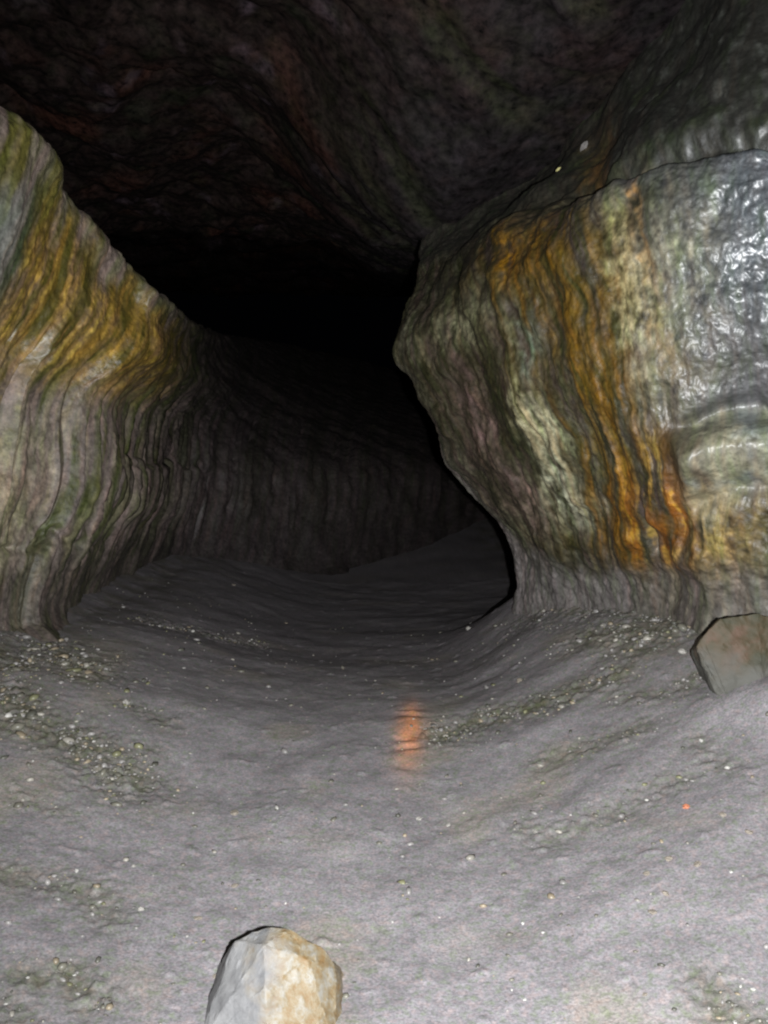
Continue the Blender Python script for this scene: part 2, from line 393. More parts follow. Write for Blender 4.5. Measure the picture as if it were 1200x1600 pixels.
c = mixc(c, wet * sst(3.8, 5.4, rrw) * sst(4.2, 5.0, ccw) * 0.6, (0.095, 0.086, 0.082))
led = ledge_c * sst(lr - 0.1, lr + 0.1, Rr) * (1 - sst(lr + 1.3, lr + 2.2, rrw))
c = mixc(c, led * np.clip(0.75 + 0.5 * k2 + 0.4 * b2, 0, 1), (0.22, 0.21, 0.15))
c = mixc(c, led * sst(0.1, 0.5, b1) * 0.7, (0.20, 0.22, 0.21))
patch(4.0, 6.7, 0.18, 0.5, (0.06, 0.045, 0.035))
up = 1 - sst(0.7, 1.3, Rr)                                                        # slope above the groove
c = mixc(c, up * 0.75, (0.040, 0.039, 0.033))
c = mixc(c, up * 0.7 * sst(2.6, 4.2, ccw), (0.036, 0.037, 0.032))
c = mixc(c, up * sst(0.1, 0.5, warp2) * 0.6, (0.04, 0.06, 0.018))
c = mixc(c, up * sst(0.1, 0.5, b2) * 0.5 * sst(2.5, 4, Cc), (0.11, 0.115, 0.10))
c = mixc(c, gs(ccw, 2.95, 0.22) * 0.7 * gs(Rr, 0.75, 0.35), (0.15, 0.08, 0.025))
foot = sst(8.7, 9.8, rrw) * (1 - 0.45 * sst(2, 3, Cc)); c = mixc(c, foot * 0.8, (0.155, 0.142, 0.138))
edge = gs(Cc, 0.12, 0.22) * sst(5, 8, Rr); c = mixc(c, edge * 0.7, (0.19, 0.17, 0.165))
c = np.clip(punch(c, 0.135, 0.42, 1.18) * (1 + 0.45 * b2 + 0.35 * b3 + 0.2 * s3)[..., None], 0.004, 0.6)
rough = np.clip(0.55 - 0.12 * wet + 0.15 * warp2 + 0.15 * foot + 0.05 * up, 0.25, 0.9)
wr = mesh_from_grid('wall_right', RW, c, rough, np.stack([U, V], -1), M_WALL, flip=not RFLIP, wet=0.6 * wet * np.clip(0.75 + 1.4 * b1, 0, 1) * (1 - 0.55 * sst(3.6, 5.0, rrw)) + (0.45 * och + 0.45 * rust + 0.15) * np.clip(0.5 + 1.2 * b2, 0, 1) + 0.4 * led * np.clip(0.5 + b1, 0, 1))
tag(wr, 'wet flowstone buttress on the right streaked ochre, green and grey', None, None, 'structure')

# ------------------------------------------------------------------ left wall
LC = [
    [(0, 166, 3.25), (-25, 260, 3.15), (-60, 370, 3.08), (-110, 480, 3.00), (-160, 570, 2.95), (-185, 650, 2.92), (-195, 740, 2.88), (-220, 840, 2.82), (-240, 960, 2.76), (-250, 1060, 2.72)],
    [(78, 234, 3.55), (60, 310, 3.45), (25, 405, 3.36), (-25, 505, 3.28), (-75, 585, 3.22), (-95, 660, 3.20), (-105, 745, 3.16), (-130, 840, 3.10), (-150, 950, 3.05), (-155, 1040, 3.0)],
    [(92, 290, 3.72), (88, 360, 3.62), (60, 440, 3.54), (10, 530, 3.46), (-30, 600, 3.40), (-45, 670, 3.38), (-55, 750, 3.34), (-80, 840, 3.28), (-100, 940, 3.22), (-105, 1020, 3.18)],
    [(150, 360, 3.95), (142, 420, 3.85), (126, 485, 3.76), (79, 546, 3.66), (37, 596, 3.60), (20, 670, 3.58), (10, 755, 3.53), (-20, 840, 3.46), (-40, 930, 3.40), (-45, 1000, 3.36)],
    [(205, 415, 4.18), (198, 465, 4.08), (186, 520, 3.97), (139, 571, 3.86), (100, 611, 3.80), (86, 680, 3.77), (78, 760, 3.72), (48, 840, 3.64), (25, 920, 3.57), (20, 985, 3.52)],
    [(258, 470, 4.42), (250, 510, 4.32), (241, 555, 4.20), (201, 591, 4.08), (168, 623, 4.02), (158, 685, 3.99), (150, 762, 3.94), (120, 835, 3.86), (90, 910, 3.78), (82, 970, 3.72)],
    [(300, 505, 6.51), (294, 545, 5.99), (289, 585, 5.60), (259, 613, 5.31), (232, 641, 5.14), (224, 698, 5.01), (218, 768, 4.93), (196, 832, 4.86), (170, 898, 4.78), (160, 950, 4.71)],
    [(345, 522, 9.73), (340, 560, 8.57), (339, 598, 7.66), (317, 626, 7.01), (297, 653, 6.62), (290, 706, 6.38), (286, 770, 6.27), (272, 828, 6.17), (255, 888, 6.06), (248, 935, 5.95)],
    [(430, 536, 12.50), (428, 575, 10.57), (420, 612, 9.08), (405, 648, 8.00), (396, 684, 7.35), (392, 724, 7.04), (390, 770, 6.94), (382, 820, 6.84), (372, 872, 6.74), (368, 910, 6.63)],
    [(540, 560, 14.75), (538, 600, 12.24), (532, 635, 10.28), (520, 668, 8.88), (512, 700, 8.05), (508, 735, 7.67), (506, 775, 7.56), (500, 815, 7.46), (494, 855, 7.37), (490, 890, 7.27)],
    [(680, 590, 16.93), (678, 625, 14.04), (674, 655, 11.80), (668, 685, 10.19), (662, 712, 9.23), (660, 742, 8.80), (658, 778, 8.70), (654, 812, 8.59), (650, 845, 8.49), (648, 875, 8.38)],
    [(860, 610, 21.14), (858, 640, 17.53), (856, 668, 14.73), (852, 695, 12.73), (850, 720, 11.53), (848, 748, 11.00), (846, 780, 10.87), (844, 812, 10.76), (840, 842, 10.63), (838, 870, 10.50)],
]
cols = [np.array([at(*p) for p in col]) for col in LC]
b1 = cols[0] + np.array([-0.16, -0.55, 0.10]); b2 = cols[0] + np.array([-0.32, -1.5, 0.2]); b3 = cols[0] + np.array([-0.4, -3.0, 0.25]); b4 = cols[0] + np.array([-0.3, -6.0, 0.25])
f1 = cols[-1] + np.array([2.5, 1.0, 0.0])
cols = np.array([b4, b3, b2, b1] + cols + [f1])                 # column 4 = leftmost in view
back = cols[:, :1] + np.array([-0.45, 0.30, -0.04]); back2 = cols[:, :1] + np.array([-1.5, 0.9, 0.05])
bot = cols[:, -1:] + np.array([0.12, -0.12, -0.16]); bot2 = cols[:, -1:] + np.array([0.0, -0.08, -0.9])
cols = np.concatenate([back2, back, cols, bot, bot2], axis=1)   # row 2 = crest
NC, NR = cols.shape[:2]
ut = axis_pts([(0, 3, 40), (3, 4, 50), (4, 11.5, 520), (11.5, 15, 130), (15, NC - 1, 20)])
vt = axis_pts([(0, 1, 15), (1, 1.9, 30), (1.9, 11.4, 400), (11.4, NR - 1, 20)])
S = catmull(cols, ut); S = np.swapaxes(catmull(np.swapaxes(S, 0, 1), vt), 0, 1)
Cc, Rr = np.meshgrid(ut - 4, vt - 2, indexing='ij')             # r: 0 crest .. 9 base
F = S.reshape(-1, 3); sh = Cc.shape
ul = np.concatenate([[0], np.cumsum(np.linalg.norm(np.diff(S[:, len(vt) // 2], axis=0), axis=1))])
vl = np.concatenate([[0], np.cumsum(np.linalg.norm(np.diff(S[len(ut) // 3], axis=0), axis=1))])
U, V = np.meshgrid(ul, vl, indexing='ij')
N0 = grid_normals(S)
to_cam = np.array([0, 0, 1.35]) - S
LFLIP = np.mean(np.sum(N0 * to_cam, 2)[200:500]) < 0
if LFLIP: N0 = -N0
warp = fbm(F, 1.8, 3).reshape(sh); warp2 = fbm(F + 40, 6, 3).reshape(sh)
WIG = 0.010
s1, s2, s3 = flow_noise(4.5, 0.6, 103), flow_noise(10, 0.8, 111), flow_noise(30, 2.5, 123)
wv = U + 0.03 * warp + 0.006 * warp2
saw = (wv * 8.0 + 0.9 * s1 + 1.6 * flow_noise(1.6, 0.25, 133)) % 1.0                              # stepped ripples
stepr = np.where(saw < 0.8, saw / 0.8, (1 - saw) / 0.2)
rip = sst(2.2, 3.6, Rr) * (1 - 0.8 * sst(6.4, 7.6, Rr)) * sst(0.5, 2.5, Cc)
fade = 1 - 0.5 * sst(8, 10, Cc)
D = 0.05 * warp * sst(0.3, 1.5, Rr) + 0.022 * fbm(F + 7, 3.5, 3).reshape(sh)
D += rip * (1 - 0.7 * sst(6.5, 8, Cc)) * (0.052 * (stepr - 0.5)) * np.clip(0.75 + 1.2 * s1, 0, 1.6) + 0.024 * s1 + 0.006 * s2 * sst(0, 2, Rr) + 0.0015 * s3
lump = fbm(F + 3, 9, 4).reshape(sh)
D += 0.010 * lump + 0.0045 * fbm(F + 13, 30, 3).reshape(sh)
grv = np.abs(((wv * 4.2 + 0.9 * flow_noise(3, 0.5, 140)) % 1.0) - 0.5)
D -= 0.040 * np.exp(-(grv / 0.05) ** 2) * sst(2.2, 3.6, Rr) * (1 - sst(6.6, 7.6, Rr)) * sst(-0.25, 0.25, flow_noise(5, 2.2, 145)) * sst(1, 3, Cc)
# horizontal breaks
hb = 5.3 + 0.35 * warp2 - 0.15 * s2 + 0.3 * warp
D -= 0.025 * gs(Rr, hb, 0.10) * sst(5.4, 6.2, Cc) * (1 - sst(7.2, 8.0, Cc)) * sst(-0.3, 0.2, s1)
D += 0.03 * sst(hb, hb + 0.15, Rr) * (1 - sst(6.3, 6.9, Rr)) * sst(5.2, 6.0, Cc) * (1 - sst(6.8, 7.4, Cc))
hb2 = 7.15 + 0.5 * warp2 + 0.2 * s2 + 0.3 * warp
D -= 0.030 * sst(-0.3, 0.2, s2) * gs(Rr, hb2, 0.12) * sst(2.0, 2.6, Cc) * (1 - sst(5.0, 6.5, Cc))
D += 0.018 * sst(8.2, 9.3, Rr) * (0.4 - np.abs(s1))
hole = at(412, 790, 5.75); D -= 0.06 * np.exp(-np.sum((S - hole) ** 2, 2) / 0.07 ** 2)
D += 0.02 * gs(Rr, 0, 0.8) * fbm(F + 70, 9, 3).reshape(sh) * 1.5     # ragged crest
LW = S + N0 * D[..., None]
k1, k2, k3 = flow_noise(6, 0.7, 151) + 0.25 * lump, flow_noise(11, 0.9, 161) + 0.25 * lump, flow_noise(30, 2.5, 171) + 0.25 * warp2
c = np.ones(sh + (3,)) * np.array([0.120, 0.100, 0.088])
b1 = fbm(F + 210, 7, 4).reshape(sh); b2 = fbm(F + 230, 18, 4).reshape(sh); b3 = fbm(F + 250, 40, 3).reshape(sh)
c = mixc(c, sst(-0.05, 0.35, k1) * 0.65, (0.070, 0.078, 0.026))
c = mixc(c, sst(0.0, 0.28, k2) * 0.9, (0.066, 0.076, 0.024))
c = mixc(c, sst(0.0, 0.30, -k2) * 0.75, (0.180, 0.142, 0.126))
c = mixc(c, sst(0.10, 0.45, k3) * 0.45, (0.19, 0.18, 0.11))
rrw = Rr + 0.6 * k1 + 0.7 * k2 + 0.4 * b1; ccw = Cc + 0.5 * k2 + 0.4 * b1
gold = sst(0.2, 1.3, rrw) * (1 - sst(2.6, 4.6, rrw)) * sst(0.9, 1.9, ccw) * (1 - sst(5.0, 6.4, ccw))
c = mixc(c, gold * np.clip(0.8 + 0.5 * k2 + 0.5 * b2, 0, 1), (0.20, 0.126, 0.034))
c = mixc(c, gold * sst(0.0, 0.4, k3 + 0.5 * k1 + 0.3 * b2) * 0.75, (0.065, 0.062, 0.014))
c = mixc(c, gold * sst(0.15, 0.5, -k3 + 0.3 * b3) * 0.7, (0.30, 0.21, 0.06))
c = mixc(c, gold * sst(0.2, 0.6, b1) * 0.5, (0.16, 0.105, 0.075))
gold2 = sst(3.0, 4.2, rrw) * (1 - sst(4.8, 6.4, rrw)) * (1 - sst(1.8, 3.6, ccw)); c = mixc(c, gold2 * sst(-0.2, 0.4, k2 + b2) * 0.8, (0.20, 0.145, 0.045))
blue = 0.8 * gs(ccw, 0.25, 0.6) * sst(0.6, 1.6, Rr) * (1 - sst(2.8, 3.8, rrw)); c = mixc(c, blue * 0.85, (0.145, 0.165, 0.15))
c = mixc(c, gs(ccw, 1.0, 0.16) * gs(Rr, 1.6, 1.0) * 0.8, (0.055, 0.085, 0.04))
crest = gs(Rr, 0.0, 0.5); c = mixc(c, crest * 0.6 * sst(2, 4, Cc), (0.085, 0.070, 0.058))
c = mixc(c, gs(Rr, 0.6, 0.7) * (1 - sst(1.2, 2.4, Cc)) * sst(-0.3, 0.3, k2) * 0.8, (0.14, 0.125, 0.035))
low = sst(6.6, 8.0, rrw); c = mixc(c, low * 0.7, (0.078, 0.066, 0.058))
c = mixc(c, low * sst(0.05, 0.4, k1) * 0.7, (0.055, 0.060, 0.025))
low2 = sst(4.2, 5.4, rrw) * (1 - sst(6.8, 7.8, rrw)) * (1 - sst(2.8, 4.6, ccw)); c = mixc(c, low2 * np.clip(0.5 + 0.7 * k2 + 0.4 * b2, 0, 1), (0.20, 0.185, 0.115))
blk = sst(hb, hb + 0.1, Rr) * (1 - sst(6.3, 6.9, Rr)) * sst(5.2, 6.0, Cc) * (1 - sst(7.6, 8.2, Cc)); c = mixc(c, blk * 0.5 * (0.7 + k1), (0.17, 0.14, 0.12))
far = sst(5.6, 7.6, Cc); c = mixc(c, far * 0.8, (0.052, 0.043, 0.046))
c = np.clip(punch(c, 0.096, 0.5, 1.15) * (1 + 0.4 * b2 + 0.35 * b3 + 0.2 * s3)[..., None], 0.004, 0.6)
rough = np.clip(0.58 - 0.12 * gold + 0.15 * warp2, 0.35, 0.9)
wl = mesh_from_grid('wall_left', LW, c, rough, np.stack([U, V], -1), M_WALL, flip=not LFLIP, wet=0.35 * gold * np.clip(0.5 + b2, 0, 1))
tag(wl, 'rippled flowstone wall on the left, golden above and grey-mauve below', None, None, 'structure')

# ------------------------------------------------------------------ ceiling
cx_ = axis_pts([(-7, -3.2, 30), (-3.2, 2.2, 330), (2.2, 6, 40)])
cy_ = axis_pts([(-4, 2.5, 30), (2.5, 9, 300), (9, 18, 60)])
X, Y = np.meshgrid(cx_, cy_, indexing='ij'); F = np.stack([X.ravel(), Y.ravel(), np.zeros(X.size)], 1); sh = X.shape
Zc = 2.98 - 0.21 * (Y - 3) * (1 - 0.5 * sst(7, 12, Y)) - 0.10 * np.minimum(Y - 3, 0)
A, Cp = at(668, 372, 5.0), at(1062, 28, 3.9)
d2 = (Cp - A)[:2]; ln = np.linalg.norm(d2); d2 = d2 / ln; nrm = np.array([-d2[1], d2[0]])
rel = np.stack([X - A[0], Y - A[1]], -1); t = rel @ d2; s = rel @ nrm
zl = A[2] + (Cp[2] - A[2]) * np.clip(t / ln, 0.0, 1.6) - 0.03 * np.maximum(s, 0)
near_s = np.maximum(-s - 0.02, 0)
wgt = np.exp(-(near_s / (0.85 + 0.25 * np.clip(t, 0, 1.5))) ** 1.5) * sst(-1.25, 0.12, X - A[0] + 0.10 * pn(F * 1.7).reshape(sh))
Zc = Zc * (1 - wgt) + zl * wgt
w1 = fbm(F, 1.1, 3).reshape(sh); w2 = fbm(F + 20, 4.2, 4).reshape(sh); w3 = fbm(F + 33, 14, 4).reshape(sh)
fl1 = fbm(np.stack([t.ravel() * 4.5, s.ravel() * 0.9, w1.ravel() * 0.6], 1), 1.0, 3).reshape(sh)
lobe = sst(0.2, 0.8, wgt) * (1 - sst(0.93, 1.0, wgt) * 0.6)
Zc = Zc + (0.24 * w1 + 0.08 * w2) * (1 - 0.6 * wgt) + 0.009 * w3 + 0.10 * lobe * (np.abs(fl1) - 0.3)
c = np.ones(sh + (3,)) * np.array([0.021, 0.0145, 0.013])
c = c * (1 + 0.5 * w2 + 0.5 * w3)[..., None]
c = mixc(c, sst(0.05, 0.5, fbm(F + 55, 1.6, 4).reshape(sh)) * 0.8, (0.062, 0.026, 0.018))
c = mixc(c, sst(0.1, 0.5, fbm(F + 75, 3.4, 4).reshape(sh)) * 0.55, (0.018, 0.023, 0.013))
c = mixc(c, sst(0.2, 0.55, fbm(F + 95, 5.5, 4).reshape(sh)) * 0.7, (0.065, 0.048, 0.058))
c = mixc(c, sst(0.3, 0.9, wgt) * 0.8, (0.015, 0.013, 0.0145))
c = mixc(c, lobe * gs(fl1, 0.28, 0.12) * 0.5, (0.028, 0.032, 0.014))
rough = np.clip(0.7 + 0.2 * w2, 0.45, 0.95)
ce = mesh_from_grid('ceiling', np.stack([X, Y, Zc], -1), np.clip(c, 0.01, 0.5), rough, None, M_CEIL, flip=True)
tag(ce, 'dark reddish-brown rough cave roof', None, None, 'structure')

# ------------------------------------------------------------------ stones
def vc_stone_mesh(name, pts, cuts, disp, nscale, seed, bev=0.012):
    bm = bmesh.new()
    for p in pts: bm.verts.new(p)
    r = bmesh.ops.convex_hull(bm, input=bm.verts)
    bmesh.ops.delete(bm, geom=[g for g in r['geom_interior'] if isinstance(g, bmesh.types.BMVert)], context='VERTS')
    bmesh.ops.dissolve_limit(bm, angle_limit=math.radians(4), verts=bm.verts, edges=bm.edges)
    bmesh.ops.bevel(bm, geom=list(bm.edges), offset=bev, segments=2, affect='EDGES', profile=0.6)
    bmesh.ops.triangulate(bm, faces=bm.faces)
    for _ in range(cuts):
        bmesh.ops.subdivide_edges(bm, edges=[e for e in bm.edges if e.calc_length() > 0.011], cuts=1)
        bmesh.ops.triangulate(bm, faces=bm.faces)
    bm.normal_update()
    co = np.array([v.co for v in bm.verts]); nn = np.array([v.normal for v in bm.verts])
    d = disp * (fbm(co + seed, nscale, 4) + 0.35 * fbm(co + seed + 9, nscale * 5, 3))
    for v, p in zip(bm.verts, co + nn * d[:, None]): v.co = p
    me = bpy.data.meshes.new(name); bm.to_mesh(me); bm.free()
    for p in me.polygons: p.use_smooth = True
    me.set_sharp_from_angle(angle=math.radians(28))
    return me

# near stone: pale grey facet on its left, ochre crust on its right
SY = 1.74
prof = [(322, 1640), (345, 1560), (366, 1470), (395, 1456), (425, 1449), (455, 1452), (500, 1478), (524, 1505), (536, 1552), (531, 1640)]
pts = []
for x, y in prof:
    p = at(x, y, SY); pts.append(p); 
    q = at(x, y, SY) + np.array([0, 0.10, -0.10]); q[0] = q[0] * 0.97 ; pts.append(q)
base_c = np.mean(np.array(pts), 0)
ridge = [at(412, 1475, SY - 0.05), at(414, 1540, SY - 0.10), at(420, 1640, SY - 0.15), at(505, 1560, SY - 0.07), at(500, 1640, SY - 0.13), at(345, 1660, SY - 0.05), at(480, 1500, SY - 0.045)]
pts += ridge
zf = 0.0
for x, y in ((322, 1640), (531, 1640), (430, 1640)):
    for dy in (-0.12, 0.02, 0.12):
        p = at(x, y, SY); p[1] += dy; p[2] = zf - 0.03; pts.append(p)
org = np.array([base_c[0], base_c[1], 0.0])
me = vc_stone_mesh('stone', [p - org for p in pts], 4, 0.008, 20, 3, 0.002)
m, nt, N, L, b = nodes_of('two_tone_stone')
tc = N.new('ShaderNodeTexCoord'); sx = N.new('ShaderNodeSeparateXYZ'); L.new(tc.outputs['Object'], sx.inputs[0])
nz = N.new('ShaderNodeTexNoise'); nz.inputs['Scale'].default_value = 20; nz.inputs['Detail'].default_value = 7; L.new(tc.outputs['Object'], nz.inputs['Vector'])
nz2 = N.new('ShaderNodeTexNoise'); nz2.inputs['Scale'].default_value = 38; nz2.inputs['Detail'].default_value = 10; nz2.inputs['Roughness'].default_value = 0.75; L.new(tc.outputs['Object'], nz2.inputs['Vector'])
edge_x = float(at(412, 1520, SY - 0.08)[0] - org[0])
ad = N.new('ShaderNodeMath'); ad.operation = 'MULTIPLY_ADD'; ad.inputs[1].default_value = 0.22; L.new(nz.outputs['Fac'], ad.inputs[0]); L.new(sx.outputs['X'], ad.inputs[2])
mr = N.new('ShaderNodeMapRange'); mr.inputs[1].default_value = edge_x + 0.075; mr.inputs[2].default_value = edge_x + 0.150; L.new(ad.outputs[0], mr.inputs[0])
r1 = N.new('ShaderNodeValToRGB'); e = r1.color_ramp.elements; e[0].position = .3; e[0].color = (.15, .152, .155, 1); e[1].position = .7; e[1].color = (.25, .25, .25, 1); L.new(nz.outputs['Fac'], r1.inputs[0])
r2 = N.new('ShaderNodeValToRGB'); e = r2.color_ramp.elements; e[0].position = .38; e[0].color = (.17, .105, .042, 1); e[1].position = .62; e[1].color = (.25, .24, .21, 1); k = e.new(.5); k.color = (.20, .16, .095, 1); L.new(nz2.outputs['Fac'], r2.inputs[0])
mx = N.new('ShaderNodeMix'); mx.data_type = 'RGBA'; L.new(mr.outputs[0], mx.inputs['Factor']); L.new(r1.outputs[0], mx.inputs['A']); L.new(r2.outputs[0], mx.inputs['B'])
L.new(mx.outputs['Result'], b.inputs['Base Color']); b.inputs['Roughness'].default_value = 0.42
bp = N.new('ShaderNodeBump'); bp.inputs['Distance'].default_value = 0.004; L.new(nz2.outputs['Fac'], bp.inputs['Height']); L.new(bp.outputs[0], b.inputs['Normal'])
me.materials.append(m)
st = bpy.data.objects.new('stone', me); COL.objects.link(st); st.location = org
tag(st, 'large pale grey stone with ochre-crusted right side, nearest on the sand', 'stone', 'loose stones on the floor')

# olive-brown slab half buried at the foot of the right wall
SY = 2.72
prof = [(1095, 1003), (1104, 988), (1120, 974), (1133, 959), (1160, 955), (1190, 950), (1225, 958), (1262, 985), (1290, 1040)]
pts = []
for x, y in prof:
    p = at(x, y, SY); pts.append(p); pts.append(p + np.array([0.02, 0.12, -0.06]))
pts += [at(1130, 1092, SY - 0.06), at(1155, 1040, SY - 0.05), at(1200, 1060, SY - 0.09), at(1215, 1120, SY - 0.12), at(1160, 1125, SY - 0.10), at(1290, 1120, SY - 0.06), at(1105, 1030, SY - 0.015)]
pts += [at(1150, 1130, SY) + np.array([0, 0.1, -0.05]), at(1280, 1130, SY) + np.array([0, 0.12, -0.05])]
org = at(1180, 1090, SY)
pts = [p + np.array([0, 0.03, -0.025]) for p in pts]
me = vc_stone_mesh('stone', [p - org for p in pts], 4, 0.011, 16, 8, 0.0015)
m = stone_material('olive_stone', (.036, .036, .018), (.088, .052, .032), 11, .7, 5.0, (.058, .044, .022))
nt = m.node_tree; N, L, b = nt.nodes, nt.links, nt.nodes['Principled BSDF']
src = b.inputs['Base Color'].links[0].from_socket
tc = N.new('ShaderNodeTexCoord'); sx = N.new('ShaderNodeSeparateXYZ'); L.new(tc.outputs['Object'], sx.inputs[0])
nz = N.new('ShaderNodeTexNoise'); nz.inputs['Scale'].default_value = 16; nz.inputs['Detail'].default_value = 6; L.new(tc.outputs['Object'], nz.inputs['Vector'])
ad = N.new('ShaderNodeMath'); ad.operation = 'MULTIPLY_ADD'; ad.inputs[1].default_value = 0.20; L.new(nz.outputs['Fac'], ad.inputs[0]); L.new(sx.outputs['Z'], ad.inputs[2])
mr = N.new('ShaderNodeMapRange'); mr.inputs[1].default_value = 0.17; mr.inputs[2].default_value = 0.25; L.new(ad.outputs[0], mr.inputs[0])
mx = N.new('ShaderNodeMix'); mx.data_type = 'RGBA'; mx.inputs['A'].default_value = (.070, .069, .058, 1); L.new(mr.outputs[0], mx.inputs['Factor']); L.new(src, mx.inputs['B']); L.new(mx.outputs['Result'], b.inputs['Base Color'])
me.materials.append(m)
st2 = bpy.data.objects.new('stone.001', me); COL.objects.link(st2); st2.location = org
tag(st2, 'olive-brown angular stone half buried under the right wall', 'stone', 'loose stones on the floor')

# ------------------------------------------------------------------ single pebbles that can be picked out
def pebble_mesh(seed, flat=0.6):
    bm = bmesh.new(); bmesh.ops.create_icosphere(bm, subdivisions=2, radius=1.0)
    co = np.array([v.co for v in bm.verts]); d = 1 + 0.75 * fbm(co + seed * 3.7, 1.1, 3)
    for v, p in zip(bm.verts, co * d[:, None] * np.array([1, 0.8, flat])): v.co = p
    me = bpy.data.meshes.new('pebble'); bm.to_mesh(me); bm.free()
    for p in me.polygons: p.use_smooth = False
    return me
M_P = {
    'white': stone_material('white_quartz', (.42, .41, .38), (.60, .59, .55), 60, .35, 0.8),
    'grey': stone_material('grey_pebble', (.26, .25, .23), (.42, .40, .36), 60, .5, 1.0),
    'tan': stone_material('tan_pebble', (.20, .175, .14), (.34, .30, .25), 60, .5, 1.0),
    'orange': stone_material('orange_pebble', (.62, .12, .035), (.60, .34, .22), 35, .5, 1.0),
    'dark': stone_material('dark_pebble', (.05, .05, .045), (.10, .095, .08), 60, .55, 1.0),
}
PEB = [  # pixel, size px, kind, label
    (1072, 1258, 11, 'orange', 'orange-red pebble lying on open sand at the right'),
    (120, 1362, 7, 'white', 'white pebble on the sand left of the near stone, highest of the bright ones there'),
    (44, 1531, 6, 'white', 'white pebble in the gravel patch at the lower left edge'),
    (152, 1578, 6, 'white', 'white pebble at the bottom of the lower left gravel patch'),
    (116, 1524, 5, 'white', 'small white pebble in the middle of the lower left gravel patch'),
    (77, 1523, 5, 'tan', 'small tan pebble between two white ones in the lower left gravel patch'),
    (220, 1425, 8, 'grey', 'pale flat pebble left of the near stone, beside a tan clod'),
    (209, 1355, 6, 'grey', 'pale grey pebble right of the bright white pebble on the left'),
    (446, 1410, 4, 'white', 'tiny white pebble just above the near stone'),
    (310, 1436, 10, 'tan', 'tan crumbly pebble left above the near stone'),
    (367, 1386, 9, 'tan', 'tan pebble on a sand lump above the near stone'),
    (336, 1526, 9, 'tan', 'pale tan pebble close to the left side of the near stone'),
    (367, 1272, 12, 'tan', 'biggest tan clod in the middle left of the sand'),
    (302, 1270, 4, 'white', 'tiny white pebble left of the big tan clod'),
    (146, 1156, 6, 'white', 'white pebble in the rubble band by the left wall'),
    (197, 1097, 11, 'grey', 'flat pale stone chip right of the rubble band on the left'),
    (365, 915, 6, 'tan', 'reddish pebble far back in the gloom on the left'),
    (817, 1440, 6, 'white', 'brightest white pebble in the middle of the near sand'),
    (848, 1459, 5, 'white', 'small white pebble just below right of the brightest one'),
    (820, 1561, 5, 'white', 'white pebble near the bottom edge, lower of a close pair'),
    (800, 1546, 4, 'white', 'white pebble near the bottom edge, upper of a close pair'),
    (1142, 1367, 5, 'white', 'white pebble among tan clods at the right'),
    (1177, 1539, 6, 'white', 'white pebble by the right edge above the corner gravel'),
    (892, 1271, 4, 'white', 'tiny white pebble left of the orange-red pebble'),
    (1132, 1580, 8, 'tan', 'tan pebble in the lower right corner gravel'),
    (1149, 1586, 7, 'white', 'white pebble touching the tan one in the lower right corner'),
    (1008, 1552, 7, 'tan', 'pinkish tan pebble left of the lower right corner gravel'),
    (836, 1295, 8, 'grey', 'pale pebble with dark grit round it in the middle right sand'),
    (1096, 1151, 6, 'white', 'white pebble below the olive-brown stone'),
    (1067, 1018, 11, 'grey', 'pale flat chip left of the olive-brown stone'),
    (812, 1065, 11, 'tan', 'tan lump on the upper edge of the long gravel band'),
    (1020, 1427, 11, 'tan', 'lowest and largest of the tan clods on the right'),
    (1040, 1401, 10, 'tan', 'long tan clod just above the largest one on the right'),
    (1090, 1355, 10, 'tan', 'tan clod left of a white pebble on the right'),
    (1045, 1345, 10, 'tan', 'highest of the tan clods below the orange-red pebble'),
    (1130, 1273, 10, 'tan', 'tan clod right of the orange-red pebble'),
    (1170, 1301, 10, 'tan', 'tan clod nearest the right edge, below the orange-red pebble'),
    (1010, 1370, 9, 'tan', 'leftmost tan clod on the right side of the sand'),
    (686, 1430, 4, 'white', 'small white pebble in the middle of the near sand, left of the brightest'),
    (613, 1436, 4, 'white', 'small white pebble right above the near stone'),
    (655, 1280, 8, 'grey', 'pale grey chip below the orange patch'),
    (700, 1288, 6, 'grey', 'grey pebble right of the pale chip below the orange patch'),
    (732, 985, 8, 'grey', 'pale chip on the dim floor before the buttress foot'),
]
shapes = {k: [pebble_mesh(i + 10 * j, 0.6 if k != 'tan' else 0.45) for i in range(3)] for j, k in enumerate(M_P)}
for k in shapes:
    for me in shapes[k]: me.materials.append(M_P[k])
for i, (x, y, s, kind, lab) in enumerate(PEB):
    p = floor_at(x, y); dist = np.linalg.norm(p - np.array([0, 0, CAM_Z]))
    r = s * (0.5 if kind == 'white' else 0.62) * dist / FPX
    o = bpy.data.objects.new('pebble', shapes[kind][i % 3]); COL.objects.link(o)
    # slide along the line of sight onto the relieved surface
    o.location = (p[0], p[1], float(floor_z(p[0], p[1])) + r * (0.05 if kind == 'tan' else 0.2))
    o.rotation_euler = (random.uniform(-.3, .3), random.uniform(-.3, .3), random.uniform(0, 6.28)); o.scale = (r, r, r)
    tag(o, lab, 'pebble', 'pebbles on the sand')

